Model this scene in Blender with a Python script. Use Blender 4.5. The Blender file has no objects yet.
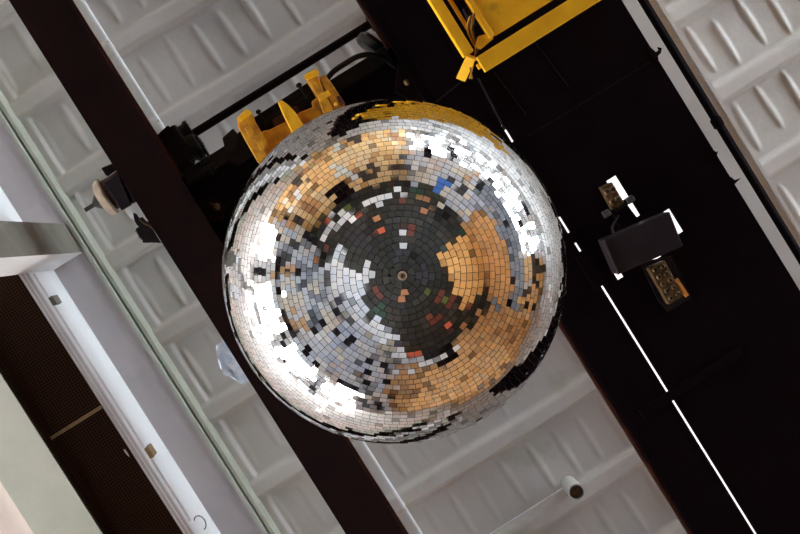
import bpy, bmesh, math, random
import numpy as np
from mathutils import Vector, Matrix

random.seed(7)
rng = np.random.default_rng(7)
scene = bpy.context.scene
COL = scene.collection

# ------------------------------------------------------------------ camera
FPX = 1600.0                                   # focal length in pixels of the 800 px frame
zen = np.array([-70 / FPX, 31 / FPX, -1.0]); zen /= np.linalg.norm(zen)      # the zenith in camera axes
roll = math.radians(32.0)
ax = np.array([math.cos(roll), math.sin(roll), 0.0]); ax -= (ax @ zen) * zen; ax /= np.linalg.norm(ax)
ay = np.cross(zen, ax)
M = np.array([ax, ay, zen])                    # world = M @ camera axes
CAM = np.array([0.0, 0.0, 1.6])
cd = bpy.data.cameras.new('camera'); cd.sensor_width = 36.0; cd.lens = FPX * 36.0 / 800.0
cd.clip_start = 0.05; cd.clip_end = 200
cam = bpy.data.objects.new('camera', cd); COL.objects.link(cam)
cam.matrix_world = Matrix.Translation(Vector(CAM)) @ Matrix([list(r) for r in M]).to_4x4()
scene.camera = cam

# ------------------------------------------------------------------ light and exposure
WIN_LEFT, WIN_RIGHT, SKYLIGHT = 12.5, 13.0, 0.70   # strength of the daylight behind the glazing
world = bpy.data.worlds.new('world'); scene.world = world; world.use_nodes = True
world.node_tree.nodes['Background'].inputs[0].default_value = (0.55, 0.62, 0.75, 1)
world.node_tree.nodes['Background'].inputs[1].default_value = 0.5
scene.view_settings.view_transform = 'Standard'
scene.view_settings.look = 'None'
scene.view_settings.exposure = 0.8
scene.view_settings.gamma = 1.0
scene.view_settings.use_curve_mapping = False
scene.cycles.max_bounces = 10
scene.cycles.diffuse_bounces = 5
scene.cycles.glossy_bounces = 6
scene.cycles.caustics_reflective = False
scene.cycles.use_denoising = True


def wxy(px, py, z):
    """World x, y of the frame point (px, py) at height z, for laying out what was measured on the photo."""
    d = M @ np.array([(px - 400) / FPX, -(py - 267) / FPX, -1.0])
    p = CAM + d * (z - CAM[2]) / d[2]
    return float(p[0]), float(p[1])


# ------------------------------------------------------------------ materials
def nodes(name):
    m = bpy.data.materials.new(name); m.use_nodes = True
    nt = m.node_tree
    return m, nt, nt.nodes['Principled BSDF']


def noise_mat(name, c1, c2, scale=6.0, rough=0.6, metal=0.0, bump=0.15, bscale=40.0, detail=6.0, lo=0.35, hi=0.65, spec=0.5, c3=None, s3=2.0):
    m, nt, b = nodes(name)
    N, L = nt.nodes, nt.links
    tc = N.new('ShaderNodeTexCoord')
    n = N.new('ShaderNodeTexNoise'); n.inputs['Scale'].default_value = scale; n.inputs['Detail'].default_value = detail
    L.new(tc.outputs['Object'], n.inputs['Vector'])
    r = N.new('ShaderNodeValToRGB')
    r.color_ramp.elements[0].position = lo; r.color_ramp.elements[0].color = (*c1, 1)
    r.color_ramp.elements[1].position = hi; r.color_ramp.elements[1].color = (*c2, 1)
    L.new(n.outputs['Fac'], r.inputs['Fac'])
    out = r.outputs['Color']
    if c3:
        n3 = N.new('ShaderNodeTexNoise'); n3.inputs['Scale'].default_value = s3; n3.inputs['Detail'].default_value = 8
        L.new(tc.outputs['Object'], n3.inputs['Vector'])
        r3 = N.new('ShaderNodeValToRGB'); r3.color_ramp.elements[0].position = 0.58; r3.color_ramp.elements[1].position = 0.72
        r3.color_ramp.elements[0].color = (0, 0, 0, 1); r3.color_ramp.elements[1].color = (1, 1, 1, 1)
        L.new(n3.outputs['Fac'], r3.inputs['Fac'])
        mx = N.new('ShaderNodeMix'); mx.data_type = 'RGBA'
        L.new(r3.outputs['Color'], mx.inputs[0]); L.new(out, mx.inputs[6]); mx.inputs[7].default_value = (*c3, 1)
        out = mx.outputs[2]
    L.new(out, b.inputs['Base Color'])
    b.inputs['Roughness'].default_value = rough; b.inputs['Metallic'].default_value = metal
    b.inputs['Specular IOR Level'].default_value = spec
    if bump:
        n2 = N.new('ShaderNodeTexNoise'); n2.inputs['Scale'].default_value = bscale; n2.inputs['Detail'].default_value = 5
        L.new(tc.outputs['Object'], n2.inputs['Vector'])
        bp = N.new('ShaderNodeBump'); bp.inputs['Strength'].default_value = bump; bp.inputs['Distance'].default_value = 0.02
        L.new(n2.outputs['Fac'], bp.inputs['Height']); L.new(bp.outputs['Normal'], b.inputs['Normal'])
    return m


def emit_mat(name, col, strength):
    """Daylit glazing: uneven pane brightness."""
    m, nt, b = nodes(name)
    N, L = nt.nodes, nt.links
    tc = N.new('ShaderNodeTexCoord'); n = N.new('ShaderNodeTexNoise'); n.inputs['Scale'].default_value = 0.6
    L.new(tc.outputs['Object'], n.inputs['Vector'])
    r = N.new('ShaderNodeMapRange'); r.inputs[3].default_value = strength * 0.75; r.inputs[4].default_value = strength * 1.25
    L.new(n.outputs['Fac'], r.inputs[0])
    b.inputs['Base Color'].default_value = (0.5, 0.55, 0.6, 1)
    b.inputs['Emission Color'].default_value = (*col, 1)
    L.new(r.outputs[0], b.inputs['Emission Strength'])
    return m


MAT = {}
MAT['ceiling'] = noise_mat('ceiling_paint', (0.55, 0.52, 0.50), (0.63, 0.60, 0.575), 1.3, 0.55, bump=0.10, bscale=22, c3=(0.50, 0.49, 0.43), s3=2.6)
MAT['mauve'] = noise_mat('mauve_grey_paint', (0.43, 0.385, 0.39), (0.48, 0.435, 0.44), 2.0, 0.6, bump=0.05, c3=(0.42, 0.39, 0.38), s3=5)
MAT['green'] = noise_mat('pale_green_grey_paint', (0.42, 0.44, 0.37), (0.50, 0.52, 0.44), 3.0, 0.55, bump=0.05, c3=(0.46, 0.45, 0.40), s3=3)
MAT['white'] = noise_mat('white_wall_paint', (0.82, 0.83, 0.86), (0.87, 0.88, 0.90), 3.0, 0.55, bump=0.05)
MAT['white2'] = noise_mat('bright_white_paint', (0.85, 0.85, 0.87), (0.9, 0.9, 0.91), 3.0, 0.5, bump=0.02)
MAT['pink'] = noise_mat('pinkish_plaster', (0.62, 0.53, 0.49), (0.70, 0.60, 0.56), 2.0, 0.7, bump=0.05)
MAT['greybrown'] = noise_mat('grey_brown_paint', (0.15, 0.135, 0.11), (0.20, 0.185, 0.155), 5.0, 0.6, bump=0.05)
MAT['girder'] = noise_mat('dark_brown_steel', (0.0060, 0.0014, 0.0018), (0.0100, 0.0025, 0.0026), 5.0, 0.7, bump=0.1, bscale=60, spec=0.08, c3=(0.015, 0.005, 0.004), s3=3)
MAT['rust'] = noise_mat('red_brown_steel', (0.05, 0.012, 0.008), (0.10, 0.028, 0.014), 9.0, 0.6, bump=0.1, spec=0.3)
MAT['deck'] = noise_mat('blackened_steel', (0.0028, 0.0008, 0.0018), (0.0042, 0.0012, 0.0026), 5.0, 0.7, bump=0.1, bscale=50, spec=0.04)
MAT['black'] = noise_mat('greasy_black_iron', (0.004, 0.002, 0.003), (0.012, 0.007, 0.007), 12.0, 0.5, bump=0.3, bscale=50, spec=0.15)
MAT['grey_iron'] = noise_mat('worn_grey_iron', (0.03, 0.028, 0.03), (0.08, 0.075, 0.075), 16.0, 0.5, metal=0.3, bump=0.2)
MAT['slate'] = noise_mat('dark_slate_enamel', (0.013, 0.009, 0.013), (0.018, 0.013, 0.017), 6.0, 0.5, bump=0.03, spec=0.15)
MAT['yellow'] = noise_mat('crane_yellow_paint', (0.78, 0.40, 0.003), (0.90, 0.50, 0.005), 7.0, 0.5, bump=0.12, bscale=45, c3=(0.52, 0.25, 0.01), s3=6)
MAT['yellow_dirty'] = noise_mat('stained_orange_yellow_paint', (0.42, 0.17, 0.006), (0.74, 0.38, 0.008), 14.0, 0.6, bump=0.35, bscale=40, c3=(0.16, 0.05, 0.01), s3=8)
MAT['bronze'] = noise_mat('bronze_brown', (0.05, 0.028, 0.010), (0.16, 0.09, 0.035), 25.0, 0.45, metal=0.4, bump=0.2)
MAT['orange'] = noise_mat('orange_paint', (0.55, 0.20, 0.03), (0.65, 0.26, 0.05), 9.0, 0.5, bump=0.05)
MAT['cream'] = noise_mat('cream_enamel', (0.36, 0.28, 0.20), (0.52, 0.42, 0.31), 20.0, 0.45, bump=0.1)
MAT['brass'] = noise_mat('dull_brass', (0.28, 0.19, 0.08), (0.38, 0.27, 0.13), 20.0, 0.5, bump=0.05)
MAT['paleblue'] = noise_mat('pale_blue_plastic', (0.45, 0.55, 0.68), (0.72, 0.78, 0.86), 14.0, 0.35, bump=0.4, bscale=30)
MAT['pipewhite'] = noise_mat('white_pipe_paint', (0.62, 0.62, 0.60), (0.72, 0.72, 0.70), 8.0, 0.45, bump=0.05)
MAT['conduit'] = noise_mat('white_conduit', (0.80, 0.81, 0.84), (0.88, 0.89, 0.92), 8.0, 0.35, bump=0.02)
MAT['grout'] = noise_mat('dark_backing', (0.012, 0.014, 0.016), (0.03, 0.033, 0.035), 30.0, 0.5, bump=0)
MAT['bolt_metal'] = noise_mat('polished_steel', (0.55, 0.53, 0.52), (0.68, 0.66, 0.65), 30.0, 0.22, metal=1.0, bump=0)
MAT['brick'] = noise_mat('tan_brick_plain', (0.50, 0.27, 0.11), (0.62, 0.36, 0.17), 2.0, 0.8, bump=0.1)


def brick_mat():
    m, nt, b = nodes('orange_tan_brick'); N, L = nt.nodes, nt.links
    tc = N.new('ShaderNodeTexCoord'); mp = N.new('ShaderNodeMapping')
    mp.inputs['Rotation'].default_value = (math.pi / 2, 0, 0)
    br = N.new('ShaderNodeTexBrick'); br.inputs['Scale'].default_value = 1.2
    br.inputs['Color1'].default_value = (0.80, 0.44, 0.17, 1); br.inputs['Color2'].default_value = (0.66, 0.31, 0.10, 1)
    br.inputs['Mortar'].default_value = (0.45, 0.36, 0.26, 1)
    L.new(tc.outputs['Object'], mp.inputs[0]); L.new(mp.outputs[0], br.inputs['Vector'])
    n = N.new('ShaderNodeTexNoise'); n.inputs['Scale'].default_value = 0.35; n.inputs['Detail'].default_value = 4
    L.new(tc.outputs['Object'], n.inputs['Vector'])
    r = N.new('ShaderNodeValToRGB'); r.color_ramp.elements[0].position = 0.34; r.color_ramp.elements[0].color = (0.34, 0.28, 0.24, 1)
    r.color_ramp.elements[1].position = 0.45; r.color_ramp.elements[1].color = (1, 1, 1, 1)
    L.new(n.outputs['Fac'], r.inputs['Fac'])
    mx = N.new('ShaderNodeMix'); mx.data_type = 'RGBA'; mx.blend_type = 'MULTIPLY'; mx.inputs[0].default_value = 1
    L.new(br.outputs['Color'], mx.inputs[6]); L.new(r.outputs['Color'], mx.inputs[7])
    L.new(mx.outputs[2], b.inputs['Base Color']); b.inputs['Roughness'].default_value = 0.8
    return m


MAT['brick'] = brick_mat()


def floor_mat():
    """Dark floor crowded with patches of many colours, paler flooring on the left side."""
    m, nt, b = nodes('hall_floor'); N, L = nt.nodes, nt.links
    tc = N.new('ShaderNodeTexCoord')
    v = N.new('ShaderNodeTexVoronoi'); v.inputs['Scale'].default_value = 0.9; v.distance = 'CHEBYCHEV'
    L.new(tc.outputs['Object'], v.inputs['Vector'])
    sep = N.new('ShaderNodeSeparateColor'); L.new(v.outputs['Color'], sep.inputs[0])
    r = N.new('ShaderNodeValToRGB'); cr = r.color_ramp; cr.interpolation = 'CONSTANT'
    stops = [(0.0, (0.006, 0.006, 0.005)), (0.40, (0.012, 0.013, 0.009)), (0.60, (0.03, 0.027, 0.022)), (0.735, (0.14, 0.03, 0.018)),
             (0.76, (0.04, 0.010, 0.010)), (0.82, (0.010, 0.05, 0.035)), (0.845, (0.45, 0.2, 0.09)), (0.87, (0.55, 0.58, 0.62)),
             (0.89, (0.02, 0.02, 0.03)), (0.95, (0.10, 0.12, 0.03)), (0.98, (0.6, 0.12, 0.06))]
    while len(cr.elements) < len(stops): cr.elements.new(0.99)
    for e, (p, c) in zip(cr.elements, stops): e.position = p; e.color = (*c, 1)
    L.new(sep.outputs[0], r.inputs['Fac'])
    # left hand strip: pale blue-grey slabs
    xyz = N.new('ShaderNodeSeparateXYZ'); L.new(tc.outputs['Object'], xyz.inputs[0])
    nz = N.new('ShaderNodeTexNoise'); nz.inputs['Scale'].default_value = 0.25; L.new(tc.outputs['Object'], nz.inputs['Vector'])
    ma = N.new('ShaderNodeMath'); ma.operation = 'MULTIPLY_ADD'; ma.inputs[1].default_value = 6.0; ma.inputs[2].default_value = 0.0
    L.new(nz.outputs['Fac'], ma.inputs[0])
    ad = N.new('ShaderNodeMath'); ad.operation = 'ADD'; L.new(xyz.outputs['X'], ad.inputs[0]); L.new(ma.outputs[0], ad.inputs[1])
    lt = N.new('ShaderNodeMath'); lt.operation = 'LESS_THAN'; lt.inputs[1].default_value = -0.6; L.new(ad.outputs[0], lt.inputs[0])
    gy = N.new('ShaderNodeMath'); gy.operation = 'GREATER_THAN'; gy.inputs[1].default_value = -5.5; L.new(xyz.outputs['Y'], gy.inputs[0])
    an = N.new('ShaderNodeMath'); an.operation = 'MULTIPLY'; L.new(lt.outputs[0], an.inputs[0]); L.new(gy.outputs[0], an.inputs[1])
    v2 = N.new('ShaderNodeTexVoronoi'); v2.inputs['Scale'].default_value = 0.7; v2.distance = 'CHEBYCHEV'; L.new(tc.outputs['Object'], v2.inputs['Vector'])
    s2 = N.new('ShaderNodeSeparateColor'); L.new(v2.outputs['Color'], s2.inputs[0])
    r2 = N.new('ShaderNodeValToRGB'); c2 = r2.color_ramp; c2.interpolation = 'CONSTANT'
    st2 = [(0.0, (0.58, 0.65, 0.76)), (0.45, (0.68, 0.73, 0.82)), (0.66, (0.10, 0.11, 0.13)), (0.72, (0.40, 0.38, 0.33)), (0.80, (0.74, 0.76, 0.80)), (0.94, (0.04, 0.04, 0.07))]
    while len(c2.elements) < len(st2): c2.elements.new(0.99)
    for e, (p, c) in zip(c2.elements, st2): e.position = p; e.color = (*c, 1)
    L.new(s2.outputs[0], r2.inputs['Fac'])
    mx = N.new('ShaderNodeMix'); mx.data_type = 'RGBA'
    L.new(an.outputs[0], mx.inputs[0]); L.new(r.outputs['Color'], mx.inputs[6]); L.new(r2.outputs['Color'], mx.inputs[7])
    L.new(mx.outputs[2], b.inputs['Base Color']); b.inputs['Roughness'].default_value = 0.6
    return m


MAT['floor'] = floor_mat()


def mirror_mat():
    m, nt, b = nodes('mirror_glass'); N, L = nt.nodes, nt.links
    at = N.new('ShaderNodeAttribute'); at.attribute_name = 'tile_tint'
    L.new(at.outputs['Color'], b.inputs['Base Color'])
    b.inputs['Metallic'].default_value = 1.0; b.inputs['Roughness'].default_value = 0.035
    return m


MAT['mirror'] = mirror_mat()


def perf_mat():
    """Dark brown perforated sheet: rows of small punched dots."""
    m, nt, b = nodes('perforated_brown_sheet'); N, L = nt.nodes, nt.links
    tc = N.new('ShaderNodeTexCoord')
    v = N.new('ShaderNodeTexVoronoi'); v.voronoi_dimensions = '2D'; v.inputs['Scale'].default_value = 56.0; v.inputs['Randomness'].default_value = 0.0
    L.new(tc.outputs['Object'], v.inputs['Vector'])
    r = N.new('ShaderNodeValToRGB'); r.color_ramp.elements[0].position = 0.25; r.color_ramp.elements[0].color = (0.004, 0.003, 0.003, 1)
    r.color_ramp.elements[1].position = 0.42; r.color_ramp.elements[1].color = (0.05, 0.024, 0.014, 1)
    L.new(v.outputs['Distance'], r.inputs['Fac']); L.new(r.outputs['Color'], b.inputs['Base Color'])
    b.inputs['Roughness'].default_value = 0.7; b.inputs['Specular IOR Level'].default_value = 0.06
    return m


MAT['perf'] = perf_mat()
MAT['win_left'] = emit_mat('daylit_glazing_left', (1.0, 0.985, 0.98), WIN_LEFT)
MAT['win_right'] = emit_mat('daylit_glazing_right', (0.80, 0.92, 1.0), WIN_RIGHT)
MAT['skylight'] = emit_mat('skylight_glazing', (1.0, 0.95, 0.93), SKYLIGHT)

# ------------------------------------------------------------------ helpers
ORIGIN = {}


def link(name, bm, mat, parent=None, origin=None, smooth=False, bevel=0.0):
    """Turn the bmesh (built in world coordinates) into ONE mesh object."""
    bmesh.ops.recalc_face_normals(bm, faces=bm.faces)
    o0 = Vector(ORIGIN[parent.name]) if parent else Vector(origin or (0, 0, 0))
    for v in bm.verts: v.co -= o0
    me = bpy.data.meshes.new(name); bm.to_mesh(me); bm.free()
    me.materials.append(MAT[mat])
    if smooth:
        for p in me.polygons: p.use_smooth = True
    o = bpy.data.objects.new(name, me); COL.objects.link(o)
    if parent: o.parent = parent
    else: o.location = o0
    ORIGIN[o.name] = tuple(o0)
    if bevel:
        md = o.modifiers.new('bevel', 'BEVEL'); md.width = bevel; md.segments = 2; md.limit_method = 'ANGLE'
    if smooth:
        md = o.modifiers.new('edges', 'EDGE_SPLIT'); md.split_angle = math.radians(35)
    return o


def tag(o, label, cat, group=None):
    o['label'] = label; o['category'] = cat
    if group: o['group'] = group
    return o


def thing(name, label, cat, loc, group=None):
    o = bpy.data.objects.new(name, None); COL.objects.link(o); o.location = loc; o.empty_display_size = 0.1
    ORIGIN[o.name] = tuple(loc)
    return tag(o, label, cat, group)


def struct(name, bm, mat, **k):
    o = link(name, bm, mat, **k); o['kind'] = 'structure'
    return o


def B(*boxes):
    """bmesh of axis-aligned boxes (x0,x1,y0,y1,z0,z1)"""
    bm = bmesh.new()
    for b in boxes: addbox(bm, *b)
    return bm


def addbox(bm, x0, x1, y0, y1, z0, z1):
    v = [bm.verts.new(p) for p in ((x0, y0, z0), (x1, y0, z0), (x1, y1, z0), (x0, y1, z0), (x0, y0, z1), (x1, y0, z1), (x1, y1, z1), (x0, y1, z1))]
    for f in ((0, 3, 2, 1), (4, 5, 6, 7), (0, 1, 5, 4), (1, 2, 6, 5), (2, 3, 7, 6), (3, 0, 4, 7)):
        bm.faces.new([v[i] for i in f])


def prism(bm, pts, z0, z1):
    lo = [bm.verts.new((x, y, z0)) for x, y in pts]; hi = [bm.verts.new((x, y, z1)) for x, y in pts]
    bm.faces.new(lo); bm.faces.new(hi)
    for i in range(len(pts)):
        j = (i + 1) % len(pts); bm.faces.new((lo[i], lo[j], hi[j], hi[i]))
    return bm


def pixprism(pix, z0, z1):
    return prism(bmesh.new(), [wxy(a, b, z0) for a, b in pix], z0, z1)


def frame_of(d):
    d = Vector(d).normalized(); u = Vector((0, 0, 1)) if abs(d.z) < 0.9 else Vector((1, 0, 0))
    a = d.cross(u).normalized(); return a, d.cross(a).normalized(), d


def cyl(bm, p0, p1, r0, r1=None, n=20, caps=True):
    r1 = r0 if r1 is None else r1
    p0, p1 = Vector(p0), Vector(p1); a, b, _ = frame_of(p1 - p0)
    A, C = [], []
    for i in range(n):
        t = 2 * math.pi * i / n; e = a * math.cos(t) + b * math.sin(t)
        A.append(bm.verts.new(p0 + e * r0)); C.append(bm.verts.new(p1 + e * r1))
    for i in range(n):
        j = (i + 1) % n; bm.faces.new((A[i], A[j], C[j], C[i]))
    if caps: bm.faces.new(A); bm.faces.new(C)
    return bm


def lathe(bm, p0, d, prof, n=28):
    """prof: (distance along d, radius)"""
    p0 = Vector(p0); a, b, d = frame_of(d); rings = []
    for t, r in prof:
        rings.append([bm.verts.new(p0 + d * t + (a * math.cos(2 * math.pi * i / n) + b * math.sin(2 * math.pi * i / n)) * max(r, 1e-4)) for i in range(n)])
    for A, C in zip(rings, rings[1:]):
        for i in range(n):
            j = (i + 1) % n; bm.faces.new((A[i], A[j], C[j], C[i]))
    bm.faces.new(rings[0]); bm.faces.new(rings[-1])
    return bm


def tube(bm, pts, r, n=10):
    pts = [Vector(p) for p in pts]; rings = []
    for k, p in enumerate(pts):
        d = (pts[min(k + 1, len(pts) - 1)] - pts[max(k - 1, 0)]); a, b, _ = frame_of(d)
        rings.append([bm.verts.new(p + (a * math.cos(2 * math.pi * i / n) + b * math.sin(2 * math.pi * i / n)) * r) for i in range(n)])
    for A, C in zip(rings, rings[1:]):
        for i in range(n):
            j = (i + 1) % n; bm.faces.new((A[i], A[j], C[j], C[i]))
    bm.faces.new(rings[0]); bm.faces.new(rings[-1])
    return bm


def spline(pts, k=6):
    out = []; P_ = [Vector(p) for p in pts]; P_ = [P_[0]] + P_ + [P_[-1]]
    for i in range(1, len(P_) - 2):
        for t in range(k):
            t /= k; a, b, c, d = P_[i - 1:i + 3]
            out.append(0.5 * (2 * b + (c - a) * t + (2 * a - 5 * b + 4 * c - d) * t * t + (3 * b - a - 3 * c + d) * t ** 3))
    return out + [P_[-2]]


def bar(bm, p0, p1, w, h):
    """Rectangular bar, w across in plan, h tall"""
    p0, p1 = Vector(p0), Vector(p1); d = (p1 - p0).normalized()
    s = d.cross(Vector((0, 0, 1))).normalized(); u = s.cross(d).normalized()
    q = []
    for p in (p0, p1):
        q.append([bm.verts.new(p + s * a * w / 2 + u * b * h / 2) for a, b in ((-1, -1), (1, -1), (1, 1), (-1, 1))])
    A, C = q
    for i in range(4):
        j = (i + 1) % 4; bm.faces.new((A[i], A[j], C[j], C[i]))
    bm.faces.new(A); bm.faces.new(C)
    return bm


# ------------------------------------------------------------------ the hall
HX, HY, ZC = 9.0, 14.0, 13.0
HXR = 11.0         # the hall is wider to the right
ZS = 12.6          # underside of the big side beam
struct('floor', B((-HX, HXR, -HY, HY, -0.2, 0.0)), 'floor')

# ceiling: pressed panels with spindle-shaped ridges between cross ribs, modelled as relief
X0, X1, Y0, Y1 = -1.43, 4.4, -3.6, 4.6
nx, ny = 440, 520
xs = np.linspace(X0, X1, nx); ys = np.linspace(Y0, Y1, ny)
XX, YY = np.meshgrid(xs, ys, indexing='ij')
drop = np.zeros_like(XX)
PITCH, RIB0 = 0.632, -0.022
k0 = int(np.floor((Y0 - RIB0) / PITCH)) - 1
for k in range(k0, k0 + 16):
    yc = RIB0 + k * PITCH
    d = np.abs(YY - yc + 0.008 * np.sin(XX * 3 + k))
    drop = np.maximum(drop, 0.085 * np.clip((0.078 - d) / 0.022, 0, 1))      # cross rib
    for j in range(-22, 10):
        xr = 2.955 + 0.2140 * j
        if xr < X0 + 0.08 or xr > X1: continue
        amp = (0.009 + 0.009 * rng.random()) if xr > 2.6 else ((0.003 + 0.011 * rng.random()) if yc < 0.4 else 0.001 + 0.005 * rng.random())
        ln = 0.19 + 0.03 * rng.random(); ym = yc + 0.315 + 0.02 * rng.normal(); xm = xr + 0.012 * rng.normal()
        t = (YY - ym) / ln
        wdt = 0.030 * np.sqrt(np.clip(1 - t * t, 0, 1)) + 0.003
        skew = xm + 0.015 * (rng.random() - 0.3) * t
        q = np.clip(1 - np.abs(XX - skew) / wdt, 0, 1)
        ridge = amp * 1.25 * np.minimum(q * 1.6, 1) * np.clip((1 - np.abs(t)) * 4, 0, 1)
        drop = np.maximum(drop, ridge)
# frame of the leftmost coffers: a raised margin
drop = np.maximum(drop, 0.035 * np.clip((X0 + 0.085 - XX) / 0.02, 0, 1))
# uneven hand-painted surface
for s, a in ((1.5, 0.010), (4.0, 0.004), (11.0, 0.0014)):
    for _ in range(4):
        th = rng.random() * 6.28; ph = rng.random() * 6.28
        drop += a * 0.5 * np.sin(s * (XX * math.cos(th) + YY * math.sin(th)) + ph + 1.3 * np.sin(s * 0.7 * (YY * math.cos(th) - XX) + ph))
verts = np.stack([XX, YY, ZC - drop], -1).reshape(-1, 3)
idx = np.arange(nx * ny).reshape(nx, ny)
quads = np.stack([idx[:-1, :-1], idx[:-1, 1:], idx[1:, 1:], idx[1:, :-1]], -1).reshape(-1, 4)
vv = verts.tolist(); ff = quads.tolist(); n0 = len(vv)
for (a, b, c, d) in ((X1, HXR, -HY, HY), (X0, X1, -HY, Y0), (X0, X1, Y1, HY)):       # plain ceiling farther out
    n0 = len(vv); vv += [(a, c, ZC), (a, d, ZC), (b, d, ZC), (b, c, ZC)]; ff.append([n0, n0 + 1, n0 + 2, n0 + 3])
n0 = len(vv)                                                                        # roof slab above
vv += [(x, y, z) for z in (ZC + 0.08, ZC + 0.3) for x, y in ((X0, -HY), (HXR, -HY), (HXR, HY), (X0, HY))]
ff += [[n0 + i for i in f] for f in ((0, 1, 2, 3), (7, 6, 5, 4), (0, 4, 5, 1), (1, 5, 6, 2), (2, 6, 7, 3), (3, 7, 4, 0))]
me = bpy.data.meshes.new('ceiling'); me.from_pydata(vv, [], ff); me.update(); me.materials.append(MAT['ceiling'])
for p in me.polygons: p.use_smooth = len(me.polygons) - p.index > 12
o = bpy.data.objects.new('ceiling', me); COL.objects.link(o); o['kind'] = 'structure'
# far cross ribs beyond the relief panels
n = 1
for k in range(-22, 23):
    yc = RIB0 + k * PITCH
    if abs(yc) > 13.8: continue
    segs = [(X1, HXR, yc - 0.07, yc + 0.07, ZC - 0.085, ZC)] if Y0 < yc < Y1 else [(X0, HXR, yc - 0.07, yc + 0.07, ZC - 0.085, ZC)]
    if k % 2 == 0 or not (Y0 < yc < Y1):
        struct('trim_%d' % n, B(*segs), 'ceiling'); n += 1

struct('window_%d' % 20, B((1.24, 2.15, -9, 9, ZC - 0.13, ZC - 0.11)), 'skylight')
# left side: beam soffit, inner edge, upper wall with ledges, pilaster
struct('beam_soffit', B((-1.72, -1.475, -HY, HY, ZS, ZC + 0.3)), 'mauve')
struct('trim_%d' % n, B((-1.475, -1.452, -HY, HY, ZS - 0.012, ZC)), 'green'); n += 1
struct('trim_%d' % n, B((-1.440, -1.415, -HY, HY, ZS + 0.05, ZC)), 'green'); n += 1
struct('wall_upper', B((-2.1, -1.72, -HY, HY, 11.75, ZC + 0.3), (-2.1, -1.75, -HY, HY, 11.43, 11.75)), 'white2')
struct('trim_%d' % n, B((-1.75, -1.705, -HY, HY, 11.60, 11.66)), 'white'); n += 1
struct('trim_%d' % n, B((-1.75, -1.715, -HY, HY, 11.50, 11.54)), 'white2'); n += 1
struct('trim_%d' % n, B((-1.76, -1.722, -HY, HY, 11.40, 11.44)), 'white'); n += 1
pb = bmesh.new()
prism(pb, [(-1.4905, -1.03), (-1.4905, -0.80), (-1.72, -0.80), (-1.72, -1.03)], 9.35, ZS)
pil = struct('column', pb, 'white2')
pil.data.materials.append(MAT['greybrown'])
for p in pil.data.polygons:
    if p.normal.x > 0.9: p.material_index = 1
cap = bmesh.new(); addbox(cap, -1.745, -1.465, -1.055, -0.775, 9.25, 9.35)
struct('trim_%d' % n, cap, 'white'); n += 1
# arm that carries the pilaster's foot back to the runway beam
struct('corbel', B((-2.6, -1.72, -1.03, -0.80, 9.35, 9.60), (-2.6, -2.44, -1.03, -0.80, 9.60, 11.18)), 'white')

# runway side beam and aisle ceiling
struct('side_beam', B((-2.440, -2.097, -HY, HY, 11.2, 11.9)), 'green')
struct('ceiling_aisle', B((-3.3, -2.440, -HY, HY, 11.27, 11.6)), 'pink')
struct('ceiling_outer', B((-HX, -3.3, -HY, HY, 11.27, 11.6)), 'ceiling')

# outer walls with window openings
MAT['bluewall'] = noise_mat('blue_grey_wall', (0.20, 0.25, 0.33), (0.34, 0.40, 0.48), 0.6, 0.6, bump=0)
MAT['palewall'] = noise_mat('pale_wall', (0.62, 0.65, 0.70), (0.80, 0.80, 0.80), 0.5, 0.6, bump=0, c3=(0.45, 0.34, 0.26), s3=0.4)


def clutter_mat(name, pal, scale=0.55):
    """Wall hung with boards, frames and fittings of many tones."""
    m, nt, b = nodes(name); N, L = nt.nodes, nt.links
    tc = N.new('ShaderNodeTexCoord'); mp = N.new('ShaderNodeMapping'); mp.inputs['Scale'].default_value = (1, 1.0, 0.55)
    L.new(tc.outputs['Object'], mp.inputs[0])
    v = N.new('ShaderNodeTexVoronoi'); v.inputs['Scale'].default_value = scale; v.distance = 'CHEBYCHEV'; L.new(mp.outputs[0], v.inputs['Vector'])
    sp_ = N.new('ShaderNodeSeparateColor'); L.new(v.outputs['Color'], sp_.inputs[0])
    r_ = N.new('ShaderNodeValToRGB'); c = r_.color_ramp; c.interpolation = 'CONSTANT'
    while len(c.elements) < len(pal): c.elements.new(0.99)
    for e, (p, q) in zip(c.elements, pal): e.position = p; e.color = (*q, 1)
    L.new(sp_.outputs[0], r_.inputs['Fac']); L.new(r_.outputs['Color'], b.inputs['Base Color']); b.inputs['Roughness'].default_value = 0.7
    return m


MAT['clutter'] = clutter_mat('cluttered_pale_wall', [(0.0, (0.66, 0.72, 0.80)), (0.24, (0.80, 0.76, 0.68)), (0.42, (0.56, 0.64, 0.80)), (0.56, (0.10, 0.11, 0.14)), (0.60, (0.66, 0.42, 0.24)),
                    (0.67, (0.84, 0.85, 0.88)), (0.82, (0.30, 0.34, 0.42)), (0.87, (0.74, 0.64, 0.60)), (0.94, (0.06, 0.22, 0.75)), (0.955, (0.06, 0.06, 0.07)), (0.98, (0.78, 0.5, 0.3))], 0.8)
MAT['wood'] = noise_mat('orange_timber', (0.74, 0.38, 0.12), (0.88, 0.50, 0.18), 1.2, 0.6, bump=0, c3=(0.34, 0.18, 0.08), s3=0.9)
MAT['tanclutter'] = clutter_mat('patchy_tan_wall', [(0.0, (0.80, 0.46, 0.18)), (0.32, (0.84, 0.56, 0.27)), (0.52, (0.36, 0.17, 0.07)), (0.60, (0.72, 0.50, 0.28)), (0.78, (0.06, 0.04, 0.03)), (0.85, (0.55, 0.28, 0.10)), (0.95, (0.62, 0.60, 0.55))], 0.9)


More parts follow.
